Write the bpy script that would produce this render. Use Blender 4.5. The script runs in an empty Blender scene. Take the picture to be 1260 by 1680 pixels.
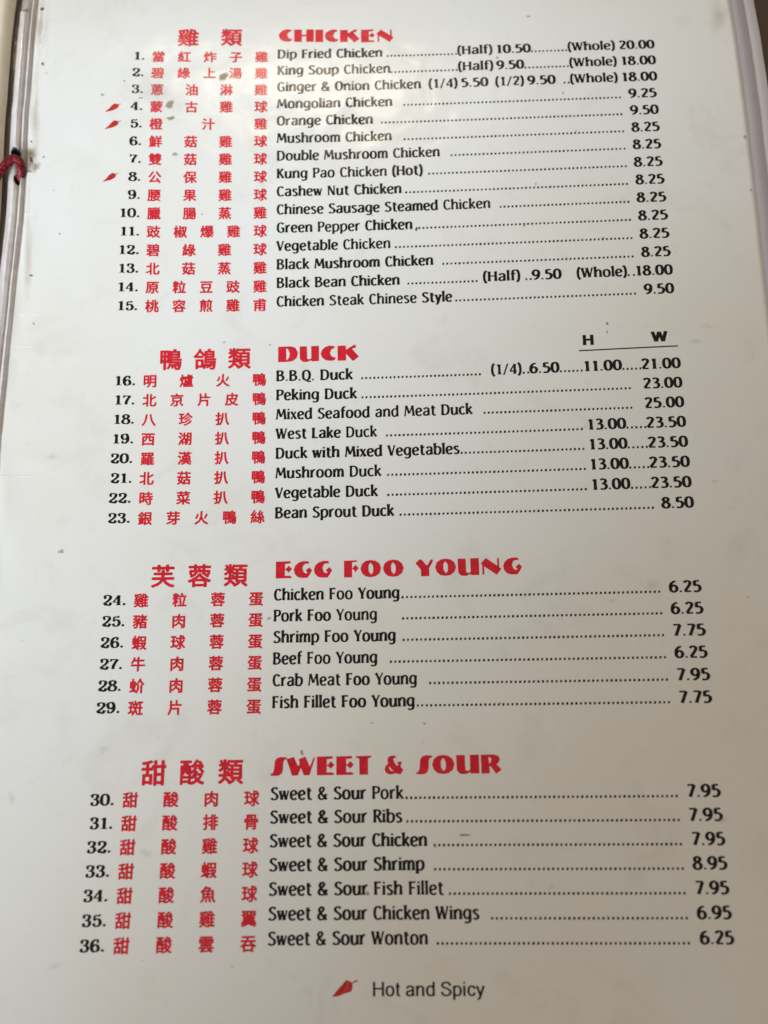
import bpy, math, random
from mathutils import Vector, Matrix, noise
from mathutils.geometry import tessellate_polygon

# ------------------------------------------------------------------ camera, light, exposure
scene = bpy.context.scene
col = scene.collection
MM = 0.001

cam_data = bpy.data.cameras.new("camera")
cam = bpy.data.objects.new("camera", cam_data)
col.objects.link(cam)
scene.camera = cam
cam_data.sensor_fit = 'VERTICAL'
cam_data.sensor_height = 36.0
cam_data.lens = 1359.0 / 1680.0 * 36.0
cam_data.clip_start = 0.005
cam_data.clip_end = 20.0
CAM_R = Matrix(((0.9986870678630239, 0.023992855186453103, 0.04526017436066488),
                (-0.013868383613655307, 0.9771721345505545, -0.2119959607960897),
                (-0.04931336957763476, 0.21108993902579679, 0.9762219159714582)))
cam.matrix_world = Matrix.Translation(Vector((18.818, -32.003, 215.640)) * MM) @ CAM_R.to_4x4()
cam_data.dof.use_dof = True
cam_data.dof.focus_distance = 0.222
cam_data.dof.aperture_fstop = 7.0

world = bpy.data.worlds.new("World")
scene.world = world
world.use_nodes = True
bg = world.node_tree.nodes["Background"]
bg.inputs[0].default_value = (0.455, 0.395, 0.335, 1)
bg.inputs[1].default_value = 0.73

def area_light(name, pos, target, size, power, colour, size_y=None):
    d = bpy.data.lights.new(name, 'AREA')
    d.shape = 'RECTANGLE'
    d.size = size
    d.size_y = size_y or size
    d.energy = power
    d.color = colour
    o = bpy.data.objects.new(name, d)
    col.objects.link(o)
    o.location = pos
    o.rotation_euler = (Vector(target) - Vector(pos)).to_track_quat('-Z', 'Y').to_euler()
    return o

window = area_light("window_light", (-0.387, -0.277, 0.254), (-0.113, 0.150, 0), 0.34, 0.55, (0.86, 0.96, 1.06))
window.data.spread = 0.49
area_light("ceiling_lamp", (-0.06, 0.97, 1.10), (0, 0.05, 0), 0.24, 4.0, (1.0, 0.84, 0.62), 0.15)

scene.view_settings.view_transform = 'Standard'
scene.view_settings.look = 'None'
scene.view_settings.exposure = 0.0
scene.view_settings.gamma = 1.0
scene.cycles.use_denoising = True
scene.render.film_transparent = False

# ------------------------------------------------------------------ the page's own shape
# page coordinates in millimetres: X to the right, Y up; the sheet is gently buckled
ZC = (4.268371953089796, -0.9509190201971152, 5.946691129446977, -2.184457143397106, -0.02366837765581709,
      -4.541932112491584, 4.8817814333669745, -0.8722606553654345, 0.3382689885611933, -0.7167416450229175,
      2.005065023825351, -1.9411568069101492, 0.589102436600591, -3.0400579508577397)

DENTS = [(cx, cy, (math.cos(an), math.sin(an)), l, w, amp) for cx, cy, an, l, w, amp in (
    (-2.5, -47.0, 0.9, 9.0, 1.6, 0.20), (4.0, -52.0, -0.7, 7.0, 1.3, -0.16), (9.0, -58.0, 0.5, 6.0, 1.8, 0.14),
    (-6.0, -60.0, -1.2, 8.0, 1.5, 0.13), (12.0, -81.5, 0.3, 3.4, 1.8, 0.22), (15.5, -85.0, 1.0, 4.0, 1.4, -0.12),
    (-24.0, -55.0, 0.4, 9.0, 2.2, 0.14), (-30.0, -40.0, -0.3, 8.0, 2.4, 0.12), (-12.0, -33.0, 1.1, 10.0, 2.6, 0.10),
    (-40.0, -34.0, 0.2, 12.0, 3.0, 0.12), (6.0, -38.0, 0.2, 9.0, 2.0, -0.10), (-78.0, -70.0, 1.3, 12.0, 4.0, 0.16),
    (-80.0, -120.0, 0.1, 9.0, 1.6, 0.12), (-82.0, -150.0, -0.1, 10.0, 1.8, 0.13), (-74.0, -60.0, -0.4, 9.0, 3.0, -0.12),
    (60.0, -150.0, 0.7, 14.0, 5.0, 0.10), (98.0, -105.0, 1.2, 12.0, 4.0, -0.12), (80.0, -220.0, -0.6, 16.0, 5.0, 0.10))]

def sheet_z(X, Y):
    u = X / 100.0
    v = (max(-296.0, min(2.0, Y)) + 180) / 140.0
    b = (u*u, u*v, v*v, u**3, u*u*v, u*v*v, v**3, u**4, u**3*v, u*u*v*v, u*v**3, v**4, u**5, v**5)
    z = sum(c * k for c, k in zip(ZC, b))
    for cx, cy, a, l, w, amp in DENTS:          # knocks and creases in the laminate
        dx, dy = X - cx, Y - cy
        if abs(dx) < 30 and abs(dy) < 30:
            p, q = dx * a[0] + dy * a[1], -dx * a[1] + dy * a[0]
            z += amp * math.exp(-(p / l) ** 2 - (q / w) ** 2)
    if z < -1.0:
        z = -1.0 - 1.2 * (1 - math.exp((z + 1.0) / 1.2))
    return z

def P(X, Y, h=0.0):
    return ((X) * MM, (Y + 180) * MM, (sheet_z(X, Y) + h) * MM)

TABLE_Z = -9.0

# ------------------------------------------------------------------ materials
def mat(name):
    m = bpy.data.materials.new(name)
    m.use_nodes = True
    nt = m.node_tree
    return m, nt, nt.nodes["Principled BSDF"]

def nd(nt, kind, **kw):
    n = nt.nodes.new(kind)
    for k, v in kw.items():
        if k.startswith('i_'):
            n.inputs[k[2:].replace('_', ' ')].default_value = v
        else:
            setattr(n, k, v)
    return n

def ramp(nt, stops, fac):
    r = nt.nodes.new("ShaderNodeValToRGB")
    e = r.color_ramp.elements
    while len(e) < len(stops):
        e.new(0.5)
    for i, (p, c) in enumerate(stops):
        e[i].position = p
        e[i].color = c if len(c) == 4 else (*c, 1)
    nt.links.new(fac, r.inputs[0])
    return r

def laminate_finish(nt, b, coat=0.55, base_rough=0.55, strength=1.0):
    """shared clear laminate: soft coat with faint ripples, film grain and a few crinkles"""
    tc = nd(nt, "ShaderNodeTexCoord")
    n1 = nd(nt, "ShaderNodeTexNoise", i_Scale=26.0, i_Detail=3.0, i_Roughness=0.55)
    n2 = nd(nt, "ShaderNodeTexNoise", i_Scale=700.0, i_Detail=2.0)
    n3 = nd(nt, "ShaderNodeTexNoise", i_Scale=90.0, i_Detail=4.0, i_Distortion=1.6)
    for n in (n1, n2, n3):
        nt.links.new(tc.outputs["Object"], n.inputs["Vector"])
    b1 = nd(nt, "ShaderNodeBump", i_Strength=0.75 * strength, i_Distance=0.0016)
    b2 = nd(nt, "ShaderNodeBump", i_Strength=0.07 * strength, i_Distance=0.00012)
    b3 = nd(nt, "ShaderNodeBump", i_Strength=0.30 * strength, i_Distance=0.0004)
    nt.links.new(n1.outputs["Fac"], b1.inputs["Height"])
    nt.links.new(n2.outputs["Fac"], b2.inputs["Height"])
    nt.links.new(n3.outputs["Fac"], b3.inputs["Height"])
    nt.links.new(b1.outputs[0], b3.inputs["Normal"])
    nt.links.new(b3.outputs[0], b2.inputs["Normal"])
    nt.links.new(b2.outputs[0], b.inputs["Coat Normal"])
    b.inputs["Coat Weight"].default_value = coat
    b.inputs["Coat Roughness"].default_value = 0.22
    b.inputs["Coat IOR"].default_value = 1.45
    b.inputs["Roughness"].default_value = base_rough
    b.inputs["Specular IOR Level"].default_value = 0.12
    return tc

def paper_material(name, base, dirt, yellow):
    m, nt, b = mat(name)
    tc = laminate_finish(nt, b)
    big = nd(nt, "ShaderNodeTexNoise", i_Scale=11.0, i_Detail=4.0, i_Roughness=0.6)
    mid = nd(nt, "ShaderNodeTexNoise", i_Scale=55.0, i_Detail=5.0, i_Roughness=0.65, i_Distortion=0.8)
    fine = nd(nt, "ShaderNodeTexNoise", i_Scale=380.0, i_Detail=3.0, i_Roughness=0.7)
    for n in (big, mid, fine):
        nt.links.new(tc.outputs["Object"], n.inputs["Vector"])
    r1 = ramp(nt, [(0.42, (0, 0, 0)), (0.72, (1, 1, 1))], big.outputs["Fac"])
    r2 = ramp(nt, [(0.55, (0, 0, 0)), (0.78, (1, 1, 1))], mid.outputs["Fac"])
    r3 = ramp(nt, [(0.62, (0, 0, 0)), (0.80, (1, 1, 1))], fine.outputs["Fac"])
    mx = nd(nt, "ShaderNodeMix", data_type='RGBA')
    mx.inputs["A"].default_value = (*base, 1)
    mx.inputs["B"].default_value = (*yellow, 1)
    nt.links.new(r1.outputs[0], mx.inputs["Factor"])
    m2 = nd(nt, "ShaderNodeMath", operation='MULTIPLY')
    m2.inputs[1].default_value = 0.6
    nt.links.new(r2.outputs[0], m2.inputs[0])
    mx2 = nd(nt, "ShaderNodeMix", data_type='RGBA')
    nt.links.new(mx.outputs["Result"], mx2.inputs["A"])
    mx2.inputs["B"].default_value = (*dirt, 1)
    nt.links.new(m2.outputs[0], mx2.inputs["Factor"])
    m3 = nd(nt, "ShaderNodeMath", operation='MULTIPLY')
    m3.inputs[1].default_value = 0.30
    nt.links.new(r3.outputs[0], m3.inputs[0])
    mx3 = nd(nt, "ShaderNodeMix", data_type='RGBA')
    nt.links.new(mx2.outputs["Result"], mx3.inputs["A"])
    mx3.inputs["B"].default_value = (dirt[0]*0.9, dirt[1]*0.9, dirt[2]*0.88, 1)
    nt.links.new(m3.outputs[0], mx3.inputs["Factor"])
    nt.links.new(mx3.outputs["Result"], b.inputs["Base Color"])
    return m

M_PAGE = paper_material("laminated_page", (0.780, 0.805, 0.800), (0.65, 0.65, 0.62), (0.765, 0.762, 0.715))
M_FACING = paper_material("cream_page", (0.78, 0.74, 0.62), (0.5, 0.45, 0.34), (0.74, 0.68, 0.52))
M_INNER = paper_material("grey_page", (0.60, 0.60, 0.68), (0.50, 0.49, 0.55), (0.59, 0.585, 0.65))
M_COVER = paper_material("white_cover", (0.85, 0.86, 0.97), (0.7, 0.7, 0.8), (0.83, 0.83, 0.93))

def ink_material(name, c, variation=0.12):
    m, nt, b = mat(name)
    tc = laminate_finish(nt, b)
    n = nd(nt, "ShaderNodeTexNoise", i_Scale=500.0, i_Detail=2.0)
    nt.links.new(tc.outputs["Object"], n.inputs["Vector"])
    lo = tuple(x * (1 - variation) for x in c)
    hi = tuple(min(1, x * (1 + variation) + 0.004) for x in c)
    r = ramp(nt, [(0.3, lo), (0.7, hi)], n.outputs["Fac"])
    nt.links.new(r.outputs[0], b.inputs["Base Color"])
    b.inputs["Specular IOR Level"].default_value = 0.05
    return m

M_BLACK = ink_material("black_ink", (0.006, 0.006, 0.007))
M_RED = ink_material("red_ink", (0.64, 0.014, 0.032))
M_CHILI = ink_material("chilli_red_ink", (0.50, 0.022, 0.02), 0.2)
M_CHILI_LIGHT = ink_material("chilli_pink_ink", (0.75, 0.20, 0.18))

def fold_material():
    m, nt, b = mat("clear_laminate_fold")
    tc = laminate_finish(nt, b, coat=1.0, base_rough=0.35, strength=1.2)
    b.inputs["Coat Roughness"].default_value = 0.12
    n = nd(nt, "ShaderNodeTexNoise", i_Scale=60.0, i_Detail=5.0, i_Roughness=0.7)
    mp = nd(nt, "ShaderNodeMapping")
    mp.inputs["Scale"].default_value = (3.0, 0.35, 1)
    nt.links.new(tc.outputs["Object"], mp.inputs[0])
    nt.links.new(mp.outputs[0], n.inputs["Vector"])
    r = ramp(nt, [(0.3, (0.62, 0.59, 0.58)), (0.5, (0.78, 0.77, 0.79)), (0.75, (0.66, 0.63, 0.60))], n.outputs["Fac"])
    at = nd(nt, "ShaderNodeAttribute", attribute_name="shade_grime")  # painted shade of valley and grooves, plus grime around the holes
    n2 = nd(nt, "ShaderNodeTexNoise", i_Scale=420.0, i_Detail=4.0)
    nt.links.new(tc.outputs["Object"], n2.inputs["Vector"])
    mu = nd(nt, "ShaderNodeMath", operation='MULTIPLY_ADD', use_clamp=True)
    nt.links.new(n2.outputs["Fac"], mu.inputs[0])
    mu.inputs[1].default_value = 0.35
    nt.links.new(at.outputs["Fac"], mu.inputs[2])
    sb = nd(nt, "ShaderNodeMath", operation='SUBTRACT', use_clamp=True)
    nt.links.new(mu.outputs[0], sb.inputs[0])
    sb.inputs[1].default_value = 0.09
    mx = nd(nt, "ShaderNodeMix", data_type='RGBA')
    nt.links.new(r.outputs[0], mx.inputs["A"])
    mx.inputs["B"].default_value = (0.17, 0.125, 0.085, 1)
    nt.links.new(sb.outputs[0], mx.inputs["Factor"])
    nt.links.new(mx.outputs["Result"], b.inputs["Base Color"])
    return m
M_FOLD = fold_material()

def plain(name, c, rough=0.7):
    m, nt, b = mat(name)
    tc = nd(nt, "ShaderNodeTexCoord")
    n = nd(nt, "ShaderNodeTexNoise", i_Scale=300.0, i_Detail=4.0)
    nt.links.new(tc.outputs["Object"], n.inputs["Vector"])
    r = ramp(nt, [(0.3, tuple(x * 0.7 for x in c)), (0.7, tuple(x * 1.2 for x in c))], n.outputs["Fac"])
    nt.links.new(r.outputs[0], b.inputs["Base Color"])
    b.inputs["Roughness"].default_value = rough
    return m
M_HOLE = plain("dark_hole_inside", (0.022, 0.014, 0.012), 0.9)  # near-black colour paints the darkness inside the holes
M_GUTTER = plain("brown_gutter_shade", (0.16, 0.115, 0.075), 0.8)  # painted brown for the shaded valley; no face uses it

def stain_material(name, c, strength, scale=420.0, soft=0.5):
    """translucent stain: strongest in the middle of the blot, broken up at its rim"""
    m, nt, b = mat(name)
    b.inputs["Base Color"].default_value = (*c, 1)
    b.inputs["Roughness"].default_value = 0.6
    at = nd(nt, "ShaderNodeAttribute", attribute_name="blot")
    tc = nd(nt, "ShaderNodeTexCoord")
    n = nd(nt, "ShaderNodeTexNoise", i_Scale=scale, i_Detail=4.0, i_Roughness=0.65)
    nt.links.new(tc.outputs["Object"], n.inputs["Vector"])
    a = nd(nt, "ShaderNodeMath", operation='ADD')
    nt.links.new(at.outputs["Fac"], a.inputs[0])
    nt.links.new(n.outputs["Fac"], a.inputs[1])
    mr = nd(nt, "ShaderNodeMapRange", interpolation_type='SMOOTHSTEP')
    mr.inputs["From Min"].default_value = 0.55
    mr.inputs["From Max"].default_value = 0.55 + soft * 1.4
    mr.inputs["To Max"].default_value = strength
    nt.links.new(a.outputs[0], mr.inputs["Value"])
    nt.links.new(mr.outputs[0], b.inputs["Alpha"])
    return m
STAIN = {
    'b': stain_material("brown_food_stain", (0.36, 0.30, 0.17), 0.85),
    'd': stain_material("dark_speck_dirt", (0.08, 0.07, 0.06), 0.85, 500, 0.3),
    'g': stain_material("grey_speck_dirt", (0.30, 0.30, 0.26), 0.5, 500, 0.4),
    's': stain_material("faint_grey_smudge", (0.48, 0.47, 0.42), 0.19, 220, 0.9),
    'y': stain_material("brown_hole_stain", (0.36, 0.25, 0.14), 0.75, 260, 0.9),
    'c': stain_material("cream_wear", (0.56, 0.48, 0.38), 0.42, 90, 1.0),
    'w': stain_material("white_laminate_crease", (0.95, 0.95, 0.95), 0.75, 300, 0.4),
}

def table_material():
    m, nt, b = mat("dark_brown_wood")
    tc = nd(nt, "ShaderNodeTexCoord")
    mp = nd(nt, "ShaderNodeMapping")
    mp.inputs["Scale"].default_value = (60, 6, 6)
    n = nd(nt, "ShaderNodeTexNoise", i_Scale=1.5, i_Detail=8.0, i_Roughness=0.6, i_Distortion=0.6)
    nt.links.new(tc.outputs["Object"], mp.inputs[0])
    nt.links.new(mp.outputs[0], n.inputs["Vector"])
    r = ramp(nt, [(0.3, (0.040, 0.022, 0.014)), (0.7, (0.095, 0.056, 0.036))], n.outputs["Fac"])
    nt.links.new(r.outputs[0], b.inputs["Base Color"])
    b.inputs["Roughness"].default_value = 0.35
    bp = nd(nt, "ShaderNodeBump", i_Strength=0.2, i_Distance=0.0002)
    nt.links.new(n.outputs["Fac"], bp.inputs["Height"])
    nt.links.new(bp.outputs[0], b.inputs["Normal"])
    return m
M_TABLE = table_material()

def cord_material():
    m, nt, b = mat("red_braided_thread")
    tc = nd(nt, "ShaderNodeTexCoord")
    n = nd(nt, "ShaderNodeTexNoise", i_Scale=1000.0, i_Detail=3.0, i_Roughness=0.7)
    nt.links.new(tc.outputs["Object"], n.inputs["Vector"])
    r = ramp(nt, [(0.40, (0.07, 0.003, 0.008)), (0.58, (0.22, 0.006, 0.018)), (0.72, (0.62, 0.09, 0.12))], n.outputs["Fac"])
    nt.links.new(r.outputs[0], b.inputs["Base Color"])
    b.inputs["Roughness"].default_value = 0.5
    b.inputs["Specular IOR Level"].default_value = 0.3
    bp = nd(nt, "ShaderNodeBump", i_Strength=0.7, i_Distance=0.0002)
    nt.links.new(n.outputs["Fac"], bp.inputs["Height"])
    nt.links.new(bp.outputs[0], b.inputs["Normal"])
    return m
M_CORD = cord_material()

# ------------------------------------------------------------------ object helpers
def make_obj(name, verts, faces, material, parent=None, label=None, smooth=False):
    me = bpy.data.meshes.new(name)
    me.from_pydata(verts, [], faces)
    for m in (material if isinstance(material, (list, tuple)) else [material]):
        me.materials.append(m)
    if smooth:
        me.polygons.foreach_set("use_smooth", [True] * len(me.polygons))
    me.update()
    o = bpy.data.objects.new(name, me)
    col.objects.link(o)
    if parent:
        o.parent = parent
    if label:
        o["label"] = label
    return o

def empty(name, loc, label, cat):
    o = bpy.data.objects.new(name, None)
    o.empty_display_size = 0.02
    col.objects.link(o)
    o.location = loc
    o["label"] = label
    o["category"] = cat
    return o

# ------------------------------------------------------------------ table
tv = [(-0.75, -0.55, TABLE_Z*MM), (0.75, -0.55, TABLE_Z*MM), (0.75, 0.65, TABLE_Z*MM), (-0.75, 0.65, TABLE_Z*MM)]
tv += [(x, y, z - 0.03) for x, y, z in tv]
table = make_obj("table_top", tv, [(0, 1, 2, 3), (7, 6, 5, 4), (0, 4, 5, 1), (1, 5, 6, 2), (2, 6, 7, 3), (3, 7, 4, 0)], M_TABLE)
table["kind"] = "structure"

# ------------------------------------------------------------------ the menu booklet
menu = empty("menu_booklet", (0, 0, 0),
             "open laminated restaurant menu with red Chinese and black English dish lines", "menu")

Y_TOP, Y_BOT = 12.0, -300.0
X_RIGHT = 114.2

def gutter_x(Y):
    base = -91.0
    if Y < -60:
        t = min(1.0, (-60 - Y) / 90.0)
        base -= 3.6 * t * t * (3 - 2 * t) * 0.95
    if Y < -150:
        base -= (-150 - Y) * 0.004
    return base + 0.22 * noise.noise(Vector((Y * 0.045, 3.1, 0))) + 0.10 * noise.noise(Vector((Y * 0.16, 7.7, 0)))

def edge_x(Y, x, amp):
    return x + amp * noise.noise(Vector((Y * 0.09, x, 0))) + amp * 0.6 * noise.noise(Vector((Y * 0.5, x, 4)))

def sheet(name, xl, xr, h, thick, material, rows, cols, ytop, ybot, amp, droop=0.0, label=None, relief=0.0):
    verts, faces = [], []
    for j in range(rows + 1):
        Y = ytop + (ybot - ytop) * j / rows
        a, b = xl(Y), edge_x(Y, xr, amp)
        for i in range(cols + 1):
            t = i / cols
            X = a + (b - a) * t
            hh = h(X, Y) if callable(h) else h
            verts.append(P(X, Y, hh))
        X = b
        hh = (h(X, Y) if callable(h) else h)
        verts.append(P(X - 0.03, Y, hh - thick))     # the cut edge of the sheet
        verts.append(P(X - 1.5, Y, hh - thick))
    n = cols + 3
    for j in range(rows):
        for i in range(n - 1):
            a = j * n + i
            faces.append((a, a + n, a + n + 1, a + 1))
    o = make_obj(name, verts, faces, material, menu, label, smooth=True)
    for k in range(rows):
        for i in (cols, cols + 1):
            o.data.polygons[k * (n - 1) + i].use_smooth = False
    return o

def page_h(X, Y):
    e = X - gutter_x(Y)
    h = 0.0
    if e < 10:            # little puckers where the sheet runs into the binding, clear of the print
        k = (1 - e / 10.0) ** 2
        h += k * 0.55 * noise.noise(Vector((X * 0.12, Y * 0.07, 1.5))) * min(1, e / 1.0)
    if 0 <= e < 3 and Y > -55:
        # raised lip of laminate beside the upper fold
        h += 0.5 * math.exp(-((e - 1.1) / 0.5) ** 2) * max(0.0, min(1.0, (Y + 40) / 20.0)) * 0.6
    return h

page = sheet("page", gutter_x, X_RIGHT, page_h, 0.28, M_PAGE, 210, 150, Y_TOP, Y_BOT, 0.10,
             label="open right-hand page printed with chicken, duck, egg foo young and sweet and sour dishes")
sheet("inner_page", lambda Y: gutter_x(Y) + 3, 118.6, -0.6, 0.3, M_INNER, 90, 40, Y_TOP, Y_BOT, 0.22,
      label="greyish page edge showing beneath the open page")
sheet("back_cover", lambda Y: gutter_x(Y) + 2, 121.9, -1.25, 0.6, M_COVER, 90, 40, Y_TOP + 2, Y_BOT - 2, 0.12,
      label="white border of the cover at the far right edge")

# binding fold: rounded laminate ridges, a dark valley, then the facing page
PROFILE = [(0.0, 0.0), (-0.45, -0.35), (-0.9, 0.15), (-1.35, 0.75), (-1.9, 0.15), (-2.3, -0.35), (-2.7, 0.35), (-3.4, 0.80),
           (-4.3, 0.72), (-5.1, 0.0), (-5.8, -1.7), (-6.6, -3.4), (-7.3, -4.6), (-8.2, -4.2), (-8.9, -2.6)]
def prof(s):
    for (a, ha), (b, hb) in zip(PROFILE, PROFILE[1:]):
        if s >= b:
            t = (a - s) / (a - b)
            t = t * t * (3 - 2 * t)
            return ha + (hb - ha) * t
    return PROFILE[-1][1]

def bump(x, c, w):
    return math.exp(-((x - c) / w) ** 2)

HOLES = [(-94.6, -60.6, 1.15, 1.9), (-93.6, -68.3, 0.9, 1.6)]
rows, cols = 1100, 72
gv, gf, gm, shade_grime = [], [], [], []
SHADE_GRIME = [(0.0, 0.12), (-0.5, 0.30), (-1.2, 0.05), (-1.9, 0.12), (-2.35, 0.40), (-2.8, 0.05), (-3.8, 0.02), (-4.4, 0.18), (-5.2, 0.55), (-6.0, 0.95), (-9.0, 1.0)]  # brown across the folds: shade of valley and grooves put into colour, with grime
def shade_grime_at(s):
    for (a, ha), (b, hb) in zip(SHADE_GRIME, SHADE_GRIME[1:]):
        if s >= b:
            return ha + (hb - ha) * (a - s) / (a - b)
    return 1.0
S_END = 8.9
for j in range(rows + 1):
    Y = Y_TOP + (Y_BOT - Y_TOP) * j / rows
    g = gutter_x(Y)
    k2 = 0.75 + 0.5 * noise.noise(Vector((Y * 0.05, 20, 0)))
    for i in range(cols + 1):
        s = -S_END * i / cols
        X = g + s
        h = prof(s)
        # the inner ridge sinks above Y=-20, the folds wander a little
        h += 0.35 * noise.noise(Vector((X * 0.5, Y * 0.035, 2))) * min(1, -s)
        h += 0.08 * noise.noise(Vector((X * 1.2, Y * 0.30, 5))) * min(1, -s)
        if h > 0:
            h *= max(0.5, k2)
        if Y > -14:     # torn strip of laminate lifted near the top of the fold
            h -= 1.0 * bump(s, -4.2, 1.1) * min(1, (Y + 14) / 1.2)
        for hx, hy, rx, ry in HOLES:
            d = math.hypot((X - hx) / rx, (Y - hy) / ry) + 0.25 * noise.noise(Vector((X * 1.3, Y * 1.3, 9)))
            if d < 1.0:
                h -= 3.2 * min(1, (1.0 - d) * 3)
        gv.append(P(X, Y, h))
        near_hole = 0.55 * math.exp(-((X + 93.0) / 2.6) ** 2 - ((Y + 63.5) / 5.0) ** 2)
        shade_grime.append(min(1.0, shade_grime_at(s) + near_hole))
for j in range(rows):
    for i in range(cols):
        a = j * (cols + 1) + i
        gf.append((a, a + 1, a + cols + 2, a + cols + 1))
        s = -S_END * (i + 0.5) / cols
        Y = Y_TOP + (Y_BOT - Y_TOP) * (j + 0.5) / rows
        X = gutter_x(Y) + s
        mi = 0
        if Y > -14.5 + 0.8 * noise.noise(Vector((X * 2.0, 1, 1))) and -5.4 < s < -2.6:
            mi = 3
        for hx, hy, rx, ry in HOLES:
            d = math.hypot((X - hx) / rx, (Y - hy) / ry) + 0.25 * noise.noise(Vector((X * 1.3, Y * 1.3, 9)))
            if d < 1.04:
                mi = 2
        gm.append(mi)
M_FOLD_WORN = plain("worn_fold_paper", (0.42, 0.37, 0.32), 0.6)
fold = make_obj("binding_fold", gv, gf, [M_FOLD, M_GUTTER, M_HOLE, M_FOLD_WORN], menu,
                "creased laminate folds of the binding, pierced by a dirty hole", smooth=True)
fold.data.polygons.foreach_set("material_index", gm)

at = fold.data.attributes.new("shade_grime", 'FLOAT', 'POINT')
at.data.foreach_set("value", shade_grime)

# facing page to the left of the valley
fv, ff = [], []
rows, cols = 120, 60
for j in range(rows + 1):
    Y = Y_TOP + (Y_BOT - Y_TOP) * j / rows
    g = gutter_x(Y) - 7.9
    z0 = sheet_z(g, Y)
    for i in range(cols + 1):
        t = (i / cols) ** 1.6
        X = g - 206 * t
        rise = -2.2 + 3.6 * (1 - math.exp(-(g - X) / 1.6))
        z = z0 * math.exp(-(g - X) / 90.0) + rise + 0.2 * noise.noise(Vector((X * 0.1, Y * 0.03, 8)))
        fv.append((X * MM, (Y + 180) * MM, z * MM))
    fv.append((X * MM, (Y + 180) * MM, (z - 0.4) * MM))
n = cols + 2
for j in range(rows):
    for i in range(n - 1):
        a = j * n + i
        ff.append((a, a + 1, a + n + 1, a + n))
make_obj("facing_page", fv, ff, M_FACING, menu, "cream facing page disappearing out of frame on the left", smooth=True)
# cover board under the facing page
cv = []
for (x, y) in ((-304, 14), (-99.2, 14), (-99.2, -302), (-304, -302)):
    cv.append((x * MM, (y + 180) * MM, -6.2 * MM))
cv += [(x, y, z - 0.9 * MM) for x, y, z in cv]
make_obj("front_cover", cv, [(3, 2, 1, 0), (4, 5, 6, 7), (0, 1, 5, 4), (1, 2, 6, 5), (2, 3, 7, 6), (3, 0, 4, 7)], M_COVER, menu)

# ------------------------------------------------------------------ printing on the page
INK = 0.035    # mm above the sheet

class Print:
    def __init__(self):
        self.v, self.f, self.k = [], [], 0
    def add(self, pts, faces):
        """pts in page mm"""
        b = len(self.v)
        h = INK + 0.0012 * (self.k % 9)
        self.k += 1
        self.v += [P(x, y, h) for x, y in pts]
        self.f += [tuple(i + b for i in f) for f in faces]
    def build(self, name, material, label=None):
        return make_obj(name, self.v, self.f, material, page, label)

def catmull(pts, closed, n=7):
    out = []
    N = len(pts)
    segs = N if closed else N - 1
    for i in range(segs):
        g = (lambda k: pts[k % N]) if closed else (lambda k: pts[max(0, min(N - 1, k))])
        p0, p1, p2, p3 = g(i - 1), g(i), g(i + 1), g(i + 2)
        for s in range(n):
            t = s / n
            out.append(tuple(0.5 * ((2*b) + (-a + c)*t + (2*a - 5*b + 4*c - d)*t*t + (-a + 3*b - 3*c + d)*t**3)
                             for a, b, c, d in zip(p0, p1, p2, p3)))
    if not closed:
        out.append(tuple(pts[-1]))
    return out

def stroke_shapes(spec, V, H, flare):
    """spec: 's/c/l/b x,y x,y ...' pieces -> list of (pts, faces) in glyph units, cap height 100"""
    res = []
    for piece in spec.split(';'):
        tok = piece.split()
        kind, tok = tok[0], tok[1:]
        pts = [tuple(float(q) for q in t.split(',')) for t in tok]
        if kind == 'b':                       # ball: x,y,r
            x, y, r = pts[0]
            res.append(([(x + r*math.cos(a*math.pi/6), y + r*math.sin(a*math.pi/6)) for a in range(12)], [tuple(range(12))]))
            continue
        if kind == 'q':                       # slanted square dot: x,y,half size
            x, y, r = pts[0]
            res.append(([(x - r, y - r*0.8), (x + r*0.75, y - r), (x + r, y + r*0.75), (x - r*0.7, y + r)], [(0, 1, 2, 3)]))
            continue
        mult = 1.0
        if kind in 'LT':                      # L heavier line, T thinner line
            mult = 1.0 if kind == 'L' else 0.62
            kind = 'l'
        closed = kind == 'c'
        if kind == 'l':
            (x0, y0), (x1, y1) = pts[0], pts[-1]
            path = [(x0 + (x1 - x0)*t, y0 + (y1 - y0)*t) for t in (0, .10, .28, .5, .72, .90, 1)]
            fl = [1 + flare, 1 + flare*0.45, 1, 0.97, 1, 1 + flare*0.45, 1 + flare]
        else:
            path = catmull(pts, closed)
            fl = [1.0] * len(path)
            if not closed:
                m = len(path)
                for q in range(m):
                    e = min(q, m - 1 - q)
                    fl[q] = 1 + flare * 0.8 * max(0, 1 - e / 5.0)
        L, Rr = [], []
        n = len(path)
        for q in range(n):
            a = path[(q - 1) % n] if closed else path[max(0, q - 1)]
            b = path[(q + 1) % n] if closed else path[min(n - 1, q + 1)]
            dx, dy = b[0] - a[0], b[1] - a[1]
            l = math.hypot(dx, dy) or 1
            dx, dy = dx / l, dy / l
            w = math.sqrt((V * dy) ** 2 + (H * dx) ** 2) * 0.5 * fl[q] * mult
            x, y = path[q]
            L.append((x - dy * w, y + dx * w))
            Rr.append((x + dy * w, y - dx * w))
        faces = []
        for q in range(n if closed else n - 1):
            q2 = (q + 1) % n
            faces.append((q, q2, n + q2, n + q))
        res.append((L + Rr, faces))
    return res

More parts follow.
